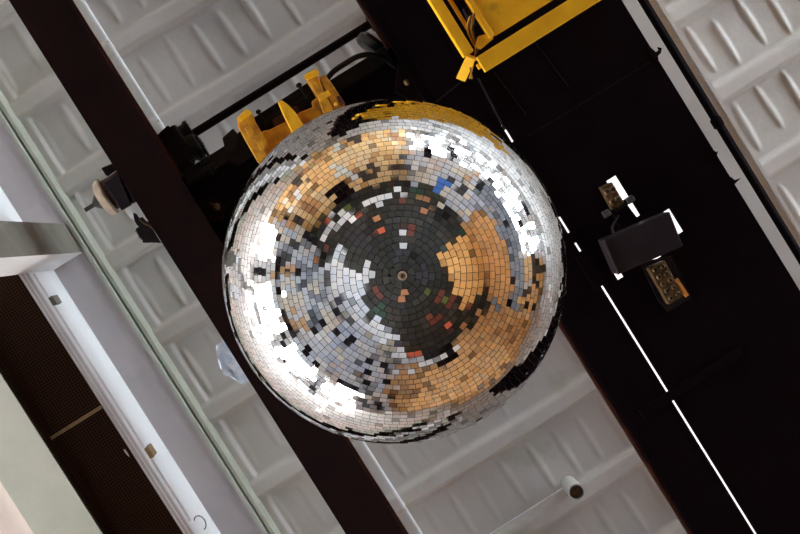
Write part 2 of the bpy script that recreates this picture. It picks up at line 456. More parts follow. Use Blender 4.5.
def side_wall(side, x_in, x_out, ztop, wins, zw0, zw1, lower, mid, upper):
    """Wall along Y with window openings (y0,y1). lower / mid: lists of (y0, y1, material); upper: (material before, y split, material after)."""
    xa, xb = min(x_in, x_out), max(x_in, x_out)
    for a, b, m in lower: struct('wall_%s_lower' % side, B((xa, xb, a, b, 0.0, 5.4)), m)
    for a, b, m in mid: struct('wall_%s_middle' % side, B((xa, xb, a, b, 5.4, zw0)), m)
    m0, ysp, m1 = upper
    bm = bmesh.new(); addbox(bm, xa, xb, -HY, ysp, zw1, ztop); y = -HY
    for a, b in wins:
        addbox(bm, xa, xb, y, a, zw0, zw1); y = b
    addbox(bm, xa, xb, y, ysp, zw0, zw1)
    struct('wall_%s' % side, bm, m0)
    struct('wall_%s_end' % side, B((xa, xb, ysp, HY, zw0, ztop)), m1)


wl = [(-11.2, -6.8), (-4.2, -0.4), (0.6, 3.6), (4.6, 7.8)]
wr = [(-13.4, -10.2), (-9.8, -6.4), (-6.0, -2.4), (-2.0, 1.4), (1.8, 5.2)]
side_wall('left', -HX, -HX - 0.4, 11.6, wl, 7.9, 10.9, [(-HY, HY, 'clutter')], [(-HY, HY, 'clutter')], ('palewall', 9.0, 'clutter'))
side_wall('right', HXR, HXR + 0.4, ZC + 0.3, wr, 8.0, 12.4, [(-HY, -0.6, 'clutter'), (-0.6, 12.4, 'brick'), (12.4, HY, 'bluewall')], [(-HY, -3.0, 'clutter'), (-3.0, HY, 'bluewall')], ('palewall', 5.6, 'tanclutter'))
for yy in (-12.4, -5.5, 0.1, 4.1, 8.4, 11.6): struct('wall_post', B((-HX, -HX + 0.25, yy - 0.13, yy + 0.13, 0, 11.2)), 'slate')
for yy in (-10.0, -6.2, -2.2, 1.6, 8.0, 11.8): struct('wall_post', B((HXR - 0.25, HXR, yy - 0.10, yy + 0.10, 5.4, ZC - 0.1)), 'slate')
struct('crane_rail_ledge', B((-HX, -HX + 0.35, -HY, HY, 7.0, 7.3)), 'girder')
struct('stage_floor', B((4.4, 10.9, 0.6, 8.4, 0.0, 0.35)), 'wood')
struct('floor_strip', B((-6.5, 6.8, -9.3, -8.2, 0.0, 0.01)), 'palewall')
struct('baseboard_far', B((-8.9, 3.6, HY - 0.10, HY, 0.5, 1.5)), 'white')
wn = 1
for side, wins, x, z0, z1, mat in (('left', wl, -HX, 7.9, 10.9, 'win_left'), ('right', wr, HXR, 8.0, 12.4, 'win_right')):
    s = -1 if side == 'left' else 1
    for a, b in wins:
        bm = bmesh.new(); xx = x + s * 0.2
        addbox(bm, xx - 0.02, xx + 0.02, a, b, z0, z1)
        w = struct('window_%d' % wn, bm, mat)
        fb = bmesh.new(); bw, sp_ = (0.04, 1.0) if side == 'left' else (0.13, 0.72)
        for yy in np.linspace(a, b, int(round((b - a) / sp_)) + 1): addbox(fb, xx - s * 0.04 - 0.03, xx - s * 0.04 + 0.03, max(a, yy - bw), min(b, yy + bw), z0, z1)
        for zz in np.linspace(z0 + bw, z1 - bw, int(round((z1 - z0) / sp_)) + 1): addbox(fb, xx - s * 0.04 - 0.025, xx - s * 0.04 + 0.025, a, b, zz - bw, zz + bw)
        link('window_frame', fb, 'girder' if side == 'left' else 'palewall', parent=w); wn += 1
# end walls of tan brick
struct('wall_far_end', B((-HX, HXR, HY, HY + 0.4, 0, ZC + 0.3)), 'brick')
struct('wall_near_end', B((-HX, HXR, -HY - 0.4, -HY, 0, ZC + 0.3)), 'tanclutter')
struct('door_1', B((-1.6, 1.6, HY - 0.08, HY, 0, 3.4)), 'girder')
struct('door_2', B((-2.0, 1.2, -HY, -HY + 0.08, 0, 3.6)), 'girder')

# white roof beam on the right, with lips
rb = B((2.20, 2.785, -HY, HY, 12.62, 12.66), (2.775, 2.800, -HY, HY, 12.60, 12.70), (2.45, 2.55, -HY, HY, 12.66, ZC + 0.05))
struct('roof_beam', rb, 'ceiling')

# ------------------------------------------------------------------ mirror ball
R = 0.75
dist = R / math.sin(math.atan(172.6 / FPX))
dr = M @ np.array([(394.5 - 400) / FPX, -(271.5 - 267) / FPX, -1.0]); dr /= np.linalg.norm(dr)
BC = CAM + dr * dist
ball = thing('disco_ball', 'huge round mirrored disco ball hanging under the crane, covered in small square mirrors', 'disco ball', tuple(BC))
bv, bf, tint = [], [], []
NR = 90; dth = math.pi / NR
ang = Vector((0, 0, 1))
for i in range(NR):
    th = (i + 0.5) * dth                       # from the lower pole
    if i == 0: continue
    nT = max(5, int(round(2 * math.pi * math.sin(th) / (dth * 1.17))))
    off = rng.random() * 6.28
    for j in range(nT):
        if i < 4 and rng.random() < 0.0: continue
        ph = off + 2 * math.pi * j / nT
        nrm = np.array([math.sin(th) * math.cos(ph), math.sin(th) * math.sin(ph), -math.cos(th)])
        e1 = np.array([-math.sin(ph), math.cos(ph), 0.0]); e2 = np.cross(nrm, e1)
        sg = 0.009 if rng.random() < 0.82 else 0.036
        ja, jb = rng.normal(0, sg), rng.normal(0, sg)
        tw = rng.normal(0, 0.02)
        f1 = e1 + ja * nrm + tw * e2; f2 = e2 + jb * nrm - tw * e1
        nn = np.cross(f1, f2); nn /= np.linalg.norm(nn)
        if nn @ nrm < 0: nn = -nn
        c = nrm * R * 0.9995
        hw = math.pi * R * math.sin(th) / nT * 0.945; hh = R * dth / 2 * 0.915
        tp = (R * math.cos(th) * 0) 
        base = len(bv)
        for dz in (0.0, -0.005):
            for a, b in ((-1, -1), (1, -1), (1, 1), (-1, 1)):
                # trapezoid: narrower towards the nearer pole
                wsc = hw * (1 + (0.5 * dth / math.tan(th)) * (b if (f2[2] > 0) else -b) * 0.9)
                bv.append((c + f1 * a * wsc + f2 * b * hh + nn * dz).tolist())
        bf += [[base + q for q in fq] for fq in ((0, 1, 2, 3), (0, 4, 5, 1), (1, 5, 6, 2), (2, 6, 7, 3), (3, 7, 4, 0))]
        g = 0.74 + 0.16 * rng.random()
        t = (g, g * (0.985 + 0.02 * rng.random()), g * (0.97 + 0.04 * rng.random()), 1)
        if rng.random() < 0.03: t = tuple(x * 0.45 for x in t[:3]) + (1,)     # tarnished mirrors
        tint += [t] * 5
me = bpy.data.meshes.new('mirror_surface'); me.from_pydata(bv, [], bf); me.update(); me.materials.append(MAT['mirror'])
att = me.attributes.new('tile_tint', 'FLOAT_COLOR', 'FACE')
att.data.foreach_set('color', np.array(tint, dtype=np.float32).ravel())
ms = bpy.data.objects.new('mirror_surface', me); COL.objects.link(ms); ms.parent = ball; ORIGIN[ms.name] = tuple(BC)
ms['label'] = 'mosaic of small square mirrors'
core = bmesh.new(); bmesh.ops.create_uvsphere(core, u_segments=96, v_segments=64, radius=R - 0.0045)
for v in core.verts: v.co += Vector(BC)
link('core', core, 'grout', parent=ball, smooth=True)
pole = Vector(BC) + Vector((0, 0, -R))
capm = lathe(bmesh.new(), pole + Vector((0, 0, 0.006)), (0, 0, -1), [(0, 0.027), (0.008, 0.027), (0.010, 0.025), (0.010, 0.018)], 32)
wsh = link('washer', capm, 'grey_iron', parent=ball, smooth=True)
nut = lathe(bmesh.new(), pole + Vector((0, 0, -0.004)), (0, 0, -1), [(0, 0.018), (0.016, 0.018), (0.020, 0.014), (0.019, 0.008), (-0.004, 0.006)], 24)
ob = link('bolt', nut, 'cream', parent=wsh, smooth=True)
top = Vector(BC) + Vector((0, 0, R))
tc_ = lathe(bmesh.new(), top + Vector((0, 0, -0.01)), (0, 0, 1), [(0, 0.12), (0.03, 0.12), (0.05, 0.05), (0.12, 0.035)], 32)
link('top_plate', tc_, 'grey_iron', parent=ball, smooth=True)
ch = bmesh.new(); tube(ch, [top + Vector((0.04 * math.sin(t), 0, 0.14 + 0.045 * math.cos(t + math.pi))) for t in np.linspace(0.3, 2 * math.pi - 0.3, 16)], 0.010)
link('shackle', ch, 'grey_iron', parent=ball, smooth=True)

# ------------------------------------------------------------------ overhead crane
GZ = 11.0
def girder(name, label, x0, x1, first_mat, y0=-6.5, y1=6.5):
    t = thing(name, label, 'girder', ((x0 + x1) / 2, 0, GZ), 'crane girders')
    xm = (x0 + x1) / 2
    link('bottom_flange', B((x0, x1, y0, y1, GZ, GZ + 0.022)), first_mat, parent=t)
    link('web', B((xm - 0.02, xm + 0.02, y0, y1, GZ + 0.022, GZ + 0.36)), first_mat, parent=t)
    tf = link('top_flange', B((x0 + 0.0, x1 - 0.0, y0, y1, GZ + 0.36, GZ + 0.385), (x0, x0 + 0.02, y0, y1, GZ + 0.325, GZ + 0.36), (x1 - 0.02, x1, y0, y1, GZ + 0.325, GZ + 0.36)), 'rust', parent=t)
    tf['label'] = 'reddish brown upper flange'
    return t


girder('bridge_girder', 'dark brown steel crane girder crossing left of the mirrored ball', -0.853, -0.560, 'girder')
girder('bridge_girder', 'blackish steel crane girder passing behind the right edge of the mirrored ball', 0.895, 1.200, 'deck')
# lip angle along the inner side of the girder
g = thing('crane_walkway', 'wide black steel plate walkway running beside the crane, right of the ball', 'walkway', (1.7, 0, GZ))
def plate_with_holes(x0, x1, y0, y1, z0, z1, holes):
    xs_ = sorted({x0, x1, *[h[0] for h in holes], *[h[1] for h in holes]}); ys_ = sorted({y0, y1, *[h[2] for h in holes], *[h[3] for h in holes]})
    bm = bmesh.new(); V = {}
    def vt(x, y, z):
        k = (x, y, z)
        if k not in V: V[k] = bm.verts.new(k)
        return V[k]
    solid = {}
    for i in range(len(xs_) - 1):
        for j in range(len(ys_) - 1):
            cx_, cy_ = (xs_[i] + xs_[i + 1]) / 2, (ys_[j] + ys_[j + 1]) / 2
            solid[i, j] = not any(h[0] < cx_ < h[1] and h[2] < cy_ < h[3] for h in holes)
    for (i, j), s in solid.items():
        if not s: continue
        a, b, c, d = xs_[i], xs_[i + 1], ys_[j], ys_[j + 1]
        bm.faces.new([vt(a, c, z0), vt(a, d, z0), vt(b, d, z0), vt(b, c, z0)])
        bm.faces.new([vt(a, c, z1), vt(b, c, z1), vt(b, d, z1), vt(a, d, z1)])
        for (di, dj), (p, q) in {(-1, 0): ((a, c), (a, d)), (1, 0): ((b, d), (b, c)), (0, -1): ((b, c), (a, c)), (0, 1): ((a, d), (b, d))}.items():
            if not solid.get((i + di, j + dj), False):
                bm.faces.new([vt(*p, z0), vt(*q, z0), vt(*q, z1), vt(*p, z1)])
    return bm


hol = [(1.555, 1.622, 0.590, 0.868), (1.60, 1.79, 0.925, 1.085), (1.305, 1.345, 1.06, 1.125), (1.475, 1.505, 1.08, 1.145), (1.545, 1.600, 1.05, 1.142)]
link('deck_plate', plate_with_holes(1.219, 2.196, -6.5, 6.5, GZ, GZ + 0.02, hol), 'deck', parent=g)
link('edge_angle', B((2.176, 2.196, -6.5, 6.5, GZ + 0.02, GZ + 0.10)), 'deck', parent=g)
link('edge_angle', B((1.219, 1.235, -6.5, 6.5, GZ + 0.02, GZ + 0.06)), 'deck', parent=g)
for yy in (-1.35, 1.87, 3.2):            # cross ties bridging the slot between girder and walkway
    link('cross_tie', B((1.0, 1.70, yy - 0.03, yy + 0.03, GZ - 0.030, GZ - 0.002)), 'deck', parent=g, bevel=0.004)
link('cross_tie', B((1.16, 1.24, 0.10, 0.62, GZ - 0.014, GZ - 0.002), (1.16, 1.24, 0.73, 0.80, GZ - 0.014, GZ - 0.002), (1.16, 1.24, 0.86, 1.10, GZ - 0.014, GZ - 0.002)), 'deck', parent=g)
tb = bmesh.new()
link('hanging_tie', B((0.96, 1.21, -0.9, -0.02, GZ - 0.012, GZ - 0.001)), 'deck', parent=g)
link('cross_tie', B((1.19, 1.24, -6.4, -0.05, GZ - 0.016, GZ - 0.001)), 'deck', parent=g)
# weld seams on the plate, faint
for a, b in (((1.33, -0.30), (1.36, 0.0)), ((1.62, -0.42), (1.66, 0.0))):
    link('weld_seam', bar(bmesh.new(), (a[0], a[1], GZ - 0.002), (b[0], b[1], GZ - 0.002), 0.006, 0.004), 'black', parent=g)
link('weld_seam', bar(bmesh.new(), (1.30, 0.12, GZ - 0.002), (2.15, 0.13, GZ - 0.002), 0.006, 0.004), 'black', parent=g)
# lugs on the outer edge
for pix in ([(648, 45), (656, 52), (659, 50), (658, 47), (662, 48), (661, 53), (658, 56), (659, 63), (652, 56)],
            [(712, 149), (717, 152.5), (718, 151), (717, 156)],
            [(731, 177), (735, 180), (741, 178), (736, 183), (734, 185)]):
    link('edge_lug', pixprism(pix, GZ - 0.01, GZ + 0.012), 'deck', parent=g)

# control box hanging under the openings
bx = [(603.5, 240), (669.5, 211.5), (683, 246), (618.5, 274.5)]
cb = thing('control_box', 'dark slate sheet metal box hung under the black walkway, tilted slightly', 'box', (*wxy(643, 243, 10.72), 10.72))
link('housing', pixprism(bx, 10.72, 10.93), 'slate', parent=cb, bevel=0.006)
e1 = wxy(603.5, 240, 10.715); e2 = wxy(618.5, 274.5, 10.715)
link('edge_strip', bar(bmesh.new(), (*e1, 10.715), (*e2, 10.715), 0.010, 0.012), 'grey_iron', parent=cb)
for px_, py_ in ((617, 247), (655, 230)):
    c0 = wxy(px_, py_, 10.9)
    link('hanger', cyl(bmesh.new(), (*c0, 10.92), (*c0, GZ - 0.001), 0.012, n=10), 'black', parent=cb)
link('cable', tube(bmesh.new(), spline([(*wxy(620, 214, 10.95), 10.97), (*wxy(612, 228, 10.9), 10.9), (*wxy(618, 240, 10.85), 10.85)]), 0.008), 'black', parent=cb)

# resistor / terminal blocks in the openings
def terminal(name, label, pix, z0, z1, rows, mat='bronze', r=0.016):
    c = np.mean(pix, axis=0)
    t = thing(name, label, 'terminal block', (*wxy(*c, z0), z0), None)
    link('block', pixprism(pix, z0, z1), mat, parent=t, bevel=0.004)
    a, b, c_, d = [np.array(wxy(*p, z0)) for p in pix]
    for i in range(rows):
        for j in range(2):
            u = (i + 0.6) / (rows + 0.2); w = 0.27 + 0.46 * j
            p = a * (1 - u) * (1 - w) + b * (1 - u) * w + c_ * u * w + d * u * (1 - w)
            link('bolt', lathe(bmesh.new(), (p[0], p[1], z0), (0, 0, -1), [(0, r), (0.012, r), (0.018, r * 0.7), (0.010, r * 0.55)], 10), mat, parent=t)
    return t


t2 = terminal('terminal_block', 'bronze terminal block with two rows of round bolts, below the slate box', [(648, 267.5), (664.5, 260.5), (683.5, 295.5), (669, 304.5)], 10.90, 10.985, 5)
t2b = link('cover_strip', pixprism([(675.5, 280), (678, 278), (689, 295), (686, 297)], 10.90, 10.93), 'orange', parent=t2)
t2b['label'] = 'orange strip along the side'
link('backing_plate', pixprism([(640, 262), (672, 256), (692, 298), (668, 312), (658, 300)], 10.985, 10.998), 'black', parent=t2)
t1 = terminal('terminal_block', 'small brown terminal block with grey lugs, above the slate box', [(600.5, 187), (612, 182), (624.5, 203), (613, 210)], 10.92, 11.06, 2, r=0.02)
for c0 in ((631, 199.5), (607, 213.5)):
    x_, y_ = wxy(*c0, 10.89)
    link('lug', B((x_ - 0.022, x_ + 0.022, y_ - 0.02, y_ + 0.02, 10.89, 10.94)), 'grey_iron', parent=t1, bevel=0.006)
link('busbar', pixprism([(612, 206), (633, 195), (636, 200), (616, 212)], 10.94, 10.96), 'slate', parent=t1)
link('lower_block', pixprism([(611, 210), (627, 204), (636, 216), (641, 222), (622, 232)], 10.955, 10.985), 'deck', parent=t1, bevel=0.004)

# ------------------------------------------------------------------ trolley between the girders
tr = thing('crane_trolley', 'black greasy crane trolley carriage spanning the two girders above the ball', 'trolley', (0.15, -0.1, 11.25))
TZ = 11.22
link('frame_plate', B((-0.68, 1.02, -0.765, 0.62, TZ, TZ + 0.05)), 'deck', parent=tr)
link('side_channel', pixprism([(184, 178), (203, 167), (216, 158.5), (218, 163), (206, 171), (187, 183)], TZ - 0.05, TZ), 'black', parent=tr)
link('side_channel', pixprism([(215, 158), (222, 149), (253, 118), (307, 83), (322, 100), (240, 165)], TZ - 0.015, TZ + 0.04), 'black', parent=tr)
link('bearing_block', pixprism([(222, 138), (233, 128), (241, 138), (234, 150), (226, 152)], TZ - 0.06, TZ + 0.05), 'black', parent=tr, bevel=0.008)
for px_, py_, r_ in ((205, 160, 0.035), (257.5, 110.5, 0.016), (298, 84, 0.018)):
    x_, y_ = wxy(px_, py_, TZ)
    link('knob', lathe(bmesh.new(), (x_, y_ + 0.01, TZ - 0.02), (0, -1, 0.15), [(-0.09, r_ * .45), (-r_ * .6, r_ * .5), (-r_ * .5, r_), (r_ * .3, r_), (r_ * .7, r_ * .6)], 16), 'black', parent=tr, smooth=True)
link('cross_member', B((-0.55, 0.88, -0.79, -0.70, TZ - 0.02, TZ + 0.08)), 'black', parent=tr, bevel=0.006)
link('wheel', lathe(bmesh.new(), (0.835, -0.86, 11.42), (0.9, -0.35, 0), [(-0.045, 0.03), (-0.045, 0.07), (-0.03, 0.095), (0.02, 0.095), (0.045, 0.07), (0.045, 0.03)], 28), 'grey_iron', parent=tr, smooth=True)
hz = 11.16
hp = [(*wxy(324, 83, hz), hz), (*wxy(333, 72, hz), hz), (*wxy(346, 63, hz), hz), (*wxy(358, 56.5, hz), hz), (*wxy(370, 54.5, hz), hz + .01), (*wxy(385, 58, hz), hz + .05), (*wxy(400, 70, hz), hz + .08)]
link('hose', tube(bmesh.new(), spline(hp), 0.017), 'black', parent=tr, smooth=True)
for px_, py_, r_ in ((407, 82, 0.022), (216, 207, 0.025), (211, 204, 0.013)):
    x_, y_ = wxy(px_, py_, TZ - 0.06)
    link('grease_fitting', lathe(bmesh.new(), (x_, y_, TZ), (0, 0, -1), [(0, r_ * 1.3), (0.03, r_ * 1.3), (0.035, r_), (0.06, r_ * .9), (0.07, r_ * .4)], 14), 'bronze', parent=tr, smooth=True)
link('guard', pixprism([(398, 62), (425, 85), (440, 96), (415, 103), (395, 92)], TZ - 0.06, TZ - 0.02), 'girder', parent=tr, bevel=0.004)
link('gear_cover', pixprism([(196, 205), (212, 196), (226, 206), (222, 222), (206, 222)], TZ - 0.04, TZ), 'girder', parent=tr, bevel=0.008)

# yellow hoist block behind the upper left of the ball
hb = thing('hoist_block', 'chunky worn yellow hoist block with two posts, peeking out above the ball', 'hoist block', (*wxy(290, 125, 10.9), 10.9))
HZ = 10.90
link('post', pixprism([(238, 127), (237.5, 118.5), (246.5, 110), (251.5, 112.5), (253, 118), (260, 130), (268, 139), (266, 152), (275, 165), (258, 163), (246, 142)], HZ, HZ + 0.30), 'yellow_dirty', parent=hb, bevel=0.006)
link('post', pixprism([(305, 75.5), (314, 69.5), (318, 72), (318, 76), (324, 92), (335, 112), (345, 130), (330, 135), (318, 97), (309, 82)], HZ, HZ + 0.30), 'yellow_dirty', parent=hb, bevel=0.006)
link('post', pixprism([(319, 76.5), (325, 74.5), (333, 85), (343, 101), (352, 120), (340, 122), (330, 101)], HZ + 0.02, HZ + 0.30), 'yellow_dirty', parent=hb, bevel=0.006)
for pix in ([(236.5, 118.5), (246.5, 108.5), (252.5, 113), (242, 122)], [(303.5, 77), (306, 73.5), (317, 68.5), (319.5, 74.5), (307, 80)]):
    link('post_cap', pixprism(pix, HZ - 0.03, HZ + 0.0), 'yellow', parent=hb, bevel=0.005)
link('spacer', pixprism([(317, 95), (328, 90), (331, 95), (320, 101)], HZ - 0.02, HZ + 0.01), 'yellow', parent=hb, bevel=0.003)
cpl = link('cross_plate', pixprism([(255, 140), (262, 131), (270, 129.5), (290, 119), (300, 112), (313, 107), (311, 102), (317, 97), (326, 98), (350, 125), (300, 165), (270, 175)], HZ + 0.06, HZ + 0.14), 'yellow_dirty', parent=hb, bevel=0.01)
cpl['label'] = 'rust-stained orange plate'
link('web_plate', pixprism([(272, 120), (296, 105), (302, 115), (276, 130)], HZ + 0.16, HZ + 0.18), 'rust', parent=hb)
link('guide_fin', pixprism([(277.5, 102), (281.5, 100), (288, 104.5), (296, 113), (303, 124), (312, 145), (298, 145), (289, 127), (283, 115)], HZ - 0.02, HZ + 0.07), 'yellow', parent=hb, bevel=0.008)
for pix in ([(244, 128), (250, 124), (256, 133), (250, 138)], [(311, 84), (315, 81.5), (319, 88), (315, 91)], [(336, 97), (340, 95), (345, 103), (341, 106)], [(256, 142), (263, 138), (267, 146), (261, 151)]):
    link('worn_plate', pixprism(pix, HZ - 0.015, HZ - 0.001), 'rust' if pix[0][0] == 336 else 'yellow_dirty', parent=hb, bevel=0.003)
for px_, py_ in ((264, 147), (336, 104), (241, 117), (249, 113), (308, 77), (315, 73.5), (284, 108)):
    x_, y_ = wxy(px_, py_, HZ)
    link('bolt', lathe(bmesh.new(), (x_, y_, HZ + 0.0), (0, 0, -1), [(0, 0.014), (0.012, 0.014), (0.016, 0.008)], 8), 'yellow_dirty', parent=hb)
hx, hy = wxy(290, 150, HZ + .2)
link('mounting', B((hx - 0.16, hx + 0.16, hy - 0.02, hy + 0.05, HZ + 0.13, TZ - 0.001)), 'rust', parent=hb)

# hanging chain of the ball
hc = thing('suspension_chain', 'dark steel chain holding the ball up under the crane trolley', 'chain', (BC[0], BC[1], BC[2] + R + 0.18))
z = BC[2] + R + 0.215; k = 0
while z < TZ - 0.05:
    pts = [Vector((BC[0], BC[1], z)) + (Vector((0.022 * math.cos(t), 0, 0.045 * math.sin(t))) if k % 2 else Vector((0, 0.022 * math.cos(t), 0.045 * math.sin(t)))) for t in np.linspace(0, 2 * math.pi, 15)]
    link('chain_link', tube(bmesh.new(), pts, 0.007, 6), 'grey_iron', parent=hc, smooth=True); z += 0.073; k += 1
hk = B((BC[0] - 0.06, BC[0] + 0.06, BC[1] - 0.06, BC[1] + 0.06, z - 0.03, TZ + 0.001))
link('anchor', hk, 'grey_iron', parent=hc, bevel=0.005)

# drive shaft across, gearbox and motor
SY, SZ = -0.978, 11.5
ds = thing('drive_shaft', 'long dark brown drive shaft running across above the left girder', 'shaft', (0.2, SY, SZ))
link('shaft', cyl(bmesh.new(), (-0.95, SY, SZ), (1.05, SY, SZ), 0.0265, n=24), 'girder', parent=ds, smooth=True)
for x_ in (-0.44, -0.40): link('coupling', cyl(bmesh.new(), (x_ - 0.014, SY, SZ), (x_ + 0.014, SY, SZ), 0.058, n=24), 'black', parent=ds, smooth=True)
link('bearing', B((0.90, 0.97, SY - 0.05, SY + 0.05, 11.40, SZ + 0.05)), 'black', parent=ds, bevel=0.006)

gb = thing('gearbox', 'black greasy gearbox on the inner side of the left girder, above the ball', 'gearbox', (-0.5, -0.95, 11.36))
link('housing', B((-0.59, -0.44, -1.075, -0.845, 11.36, 11.60)), 'black', parent=gb, bevel=0.012)
link('motor_drum', lathe(bmesh.new(), (-0.535, -0.90, 11.44), (1, 0, 0), [(0, 0.06), (0.02, 0.085), (0.075, 0.085), (0.08, 0.075), (0.095, 0.075), (0.10, 0.087), (0.15, 0.085), (0.165, 0.055), (0.18, 0.03)], 28), 'black', parent=gb, smooth=True)
link('gear', lathe(bmesh.new(), (-0.475, -1.01, 11.46), (1, 0, 0), [(0, 0.03), (0.0, 0.065), (0.035, 0.065), (0.04, 0.05), (0.07, 0.05), (0.075, 0.062), (0.10, 0.060), (0.10, 0.02)], 18), 'black', parent=gb, smooth=True)
link('rib', B((-0.415, -0.395, -0.96, -0.79, 11.37, 11.50), (-0.375, -0.36, -0.95, -0.80, 11.38, 11.48)), 'black', parent=gb, bevel=0.004)
link('bracket', pixprism([(176, 163), (188, 158), (195, 164), (190, 170), (183, 175), (179, 172)], 11.33, 11.40), 'black', parent=gb, bevel=0.006)
link('cover_plate', pixprism([(159, 133), (168, 125), (176, 135), (165, 146)], 11.345, 11.36), 'girder', parent=gb, bevel=0.004)

mt = thing('brake_motor', 'round motor with a cream rim and stub shaft, left of the left girder', 'motor', (-0.98, -0.93, 11.45))
mz = 11.5
ac = Vector((-1, 0, 0)); c0 = Vector((-0.855, -0.93, mz))
link('body', lathe(bmesh.new(), c0, ac, [(0, 0.07), (0.02, 0.10), (0.16, 0.10), (0.17, 0.09)], 32), 'rust', parent=mt, smooth=True)
rim = link('rim', lathe(bmesh.new(), c0, ac, [(0.165, 0.08), (0.165, 0.118), (0.178, 0.124), (0.195, 0.120), (0.215, 0.105), (0.228, 0.075), (0.232, 0.05), (0.20, 0.04)], 36), 'cream', parent=mt, smooth=True)
rim['label'] = 'cream end cover'
link('hub', lathe(bmesh.new(), c0, ac, [(0.21, 0.055), (0.24, 0.050), (0.262, 0.028), (0.27, 0.018)], 24), 'grey_iron', parent=mt, smooth=True)
link('stub_shaft', cyl(bmesh.new(), c0 + ac * 0.25, c0 + ac * 0.335, 0.014, n=14), 'grey_iron', parent=mt, smooth=True)
link('cooling_window', B((-1.00, -0.935, -0.985, -0.875, mz - 0.112, mz - 0.098)), 'black', parent=mt, bevel=0.004)
link('terminal_cover', pixprism([(101, 168), (112, 163.5), (115, 169), (106, 176)], 11.42, 11.52), 'black', parent=mt, bevel=0.006)
link('frame_strap', pixprism([(118, 176), (120, 175.5), (132, 197), (133, 204), (130, 204)], 11.37, 11.40), 'cream', parent=mt, bevel=0.002)
link('foot', B((-0.99, -0.85, -1.0, -0.80, 11.37, 11.42)), 'slate', parent=mt, bevel=0.006)

# rag caught on the girder
rg = bmesh.new(); ring = []
cx_, cy_ = 147, 225
pix = [(133, 213), (136, 214), (139, 218), (143, 217), (146, 221), (149, 222), (153, 229), (157, 236), (160, 241), (155, 241), (150, 240.5), (145, 241), (141, 240), (142, 236), (138, 236), (139, 232), (135, 232), (137, 228), (140, 227), (136, 223), (134, 219)]
for q in range(2):
    prism(rg, [wxy(a + q * 1.0 + random.uniform(-.5, .5), b + q * 2.0 + random.uniform(-.5, .5), 11.2 + .03 * q) for a, b in pix], 11.2 + 0.03 * q, 11.215 + 0.03 * q)
rag = thing('rag', 'tattered blackish brown rag stuck to the left edge of the girder', 'rag', (*wxy(150, 232, 11.2), 11.2))
link('cloth', rg, 'black', parent=rag)
link('tie', tube(bmesh.new(), spline([(*wxy(139, 219, 11.19), 11.19), (*wxy(144, 223, 11.18), 11.18), (*wxy(150, 226, 11.19), 11.19), (*wxy(158, 232, 11.2), 11.2)]), 0.006, 6), 'bronze', parent=rag, smooth=True)

# pale blue shade behind the girder
bs = bmesh.new(); rings = []
bxy = wxy(240, 357, 11.45)
for k in range(7):
    t = k / 6; row = []
    for i in range(26):
        a = 2 * math.pi * i / 26; rr = (0.05 + 0.085 * math.sin(t * math.pi * 0.55)) * (1 + 0.09 * math.sin(a * 7 + k) + random.uniform(-.04, .04))
        row.append(bs.verts.new((bxy[0] + rr * math.cos(a), bxy[1] + rr * 1.15 * math.sin(a), 11.60 - 0.18 * t + (0.012 * math.sin(a * 6) if k == 6 else 0))))
    rings.append(row)
for A, C_ in zip(rings, rings[1:]):
    for i in range(26):
        j = (i + 1) % 26; bs.faces.new((A[i], A[j], C_[j], C_[i]))
bs.faces.new(rings[0]); bs.faces.new(rings[-1])
tag(link('lamp_shade', bs, 'paleblue', origin=(*bxy, 11.42), smooth=True), 'pale blue crinkled shade half hidden behind the left girder, beside the ball', 'shade')

# ------------------------------------------------------------------ yellow operator cab
CZ = 10.4
cbn = thing('operator_cab', 'bright yellow steel crane cab with frame rails, at the top edge beside the black walkway', 'crane cab', (1.7, -1.2, CZ))
link('frame_rail', B((1.149, 1.212, -3.3, -0.445, CZ, CZ + 0.09)), 'yellow', parent=cbn, bevel=0.005)
link('frame_rail', B((1.205, 3.0, -0.408, -0.312, CZ, CZ + 0.05), (1.205, 3.0, -0.408, -0.395, CZ + 0.05, CZ + 0.10)), 'yellow', parent=cbn, bevel=0.004)
link('inner_rail', B((1.250, 1.268, -3.3, -0.53, CZ + 0.06, CZ + 0.10)), 'yellow', parent=cbn)
pp = [wxy(466, 0, CZ), wxy(490, 37, CZ), wxy(557, 0, CZ)]
link('floor_panel', B((1.355, 2.9, -3.3, -0.452, CZ, CZ + 0.04)), 'yellow', parent=cbn, bevel=0.006)
link('panel_edge', B((1.322, 1.353, -3.3, -0.455, CZ - 0.01, CZ + 0.06)), 'yellow', parent=cbn, bevel=0.004)
link('corner_block', pixprism([(478, 36), (489, 33), (494, 38), (481, 49), (475, 46)], CZ + 0.02, CZ + 0.07), 'yellow', parent=cbn, bevel=0.006)
link('strut', bar(bmesh.new(), (*wxy(471, 57, CZ + .05), CZ + 0.03), (*wxy(461, 79, CZ + 0.25), CZ + 0.25), 0.055, 0.02), 'yellow', parent=cbn, bevel=0.003)
for k in range(4):
    q = [(470 + 1.5 * k, 16 - k), (467.5 + 2 * k, 28), (473 + k * 1.2, 40), (477 + k, 47), (475 - k * .8, 62), (472 + k, 76)]
    w_ = link('wire', tube(bmesh.new(), spline([(*wxy(a, b, CZ - .02), CZ - 0.02 + 0.03 * i) for i, (a, b) in enumerate(q)]), 0.0045, 6), 'bronze' if k % 2 else 'yellow_dirty', parent=cbn, smooth=True)
link('junction_box', pixprism([(463, 8), (470, 6), (478, 22), (472, 27)], CZ + 0.12, CZ + 0.2), 'black', parent=cbn, bevel=0.004)
link('end_rail', B((1.149, 3.0, -3.3, -3.2, CZ, CZ + 0.09)), 'yellow', parent=cbn)
link('end_rail', B((2.93, 3.0, -3.2, -0.32, CZ, CZ + 0.09)), 'yellow', parent=cbn)
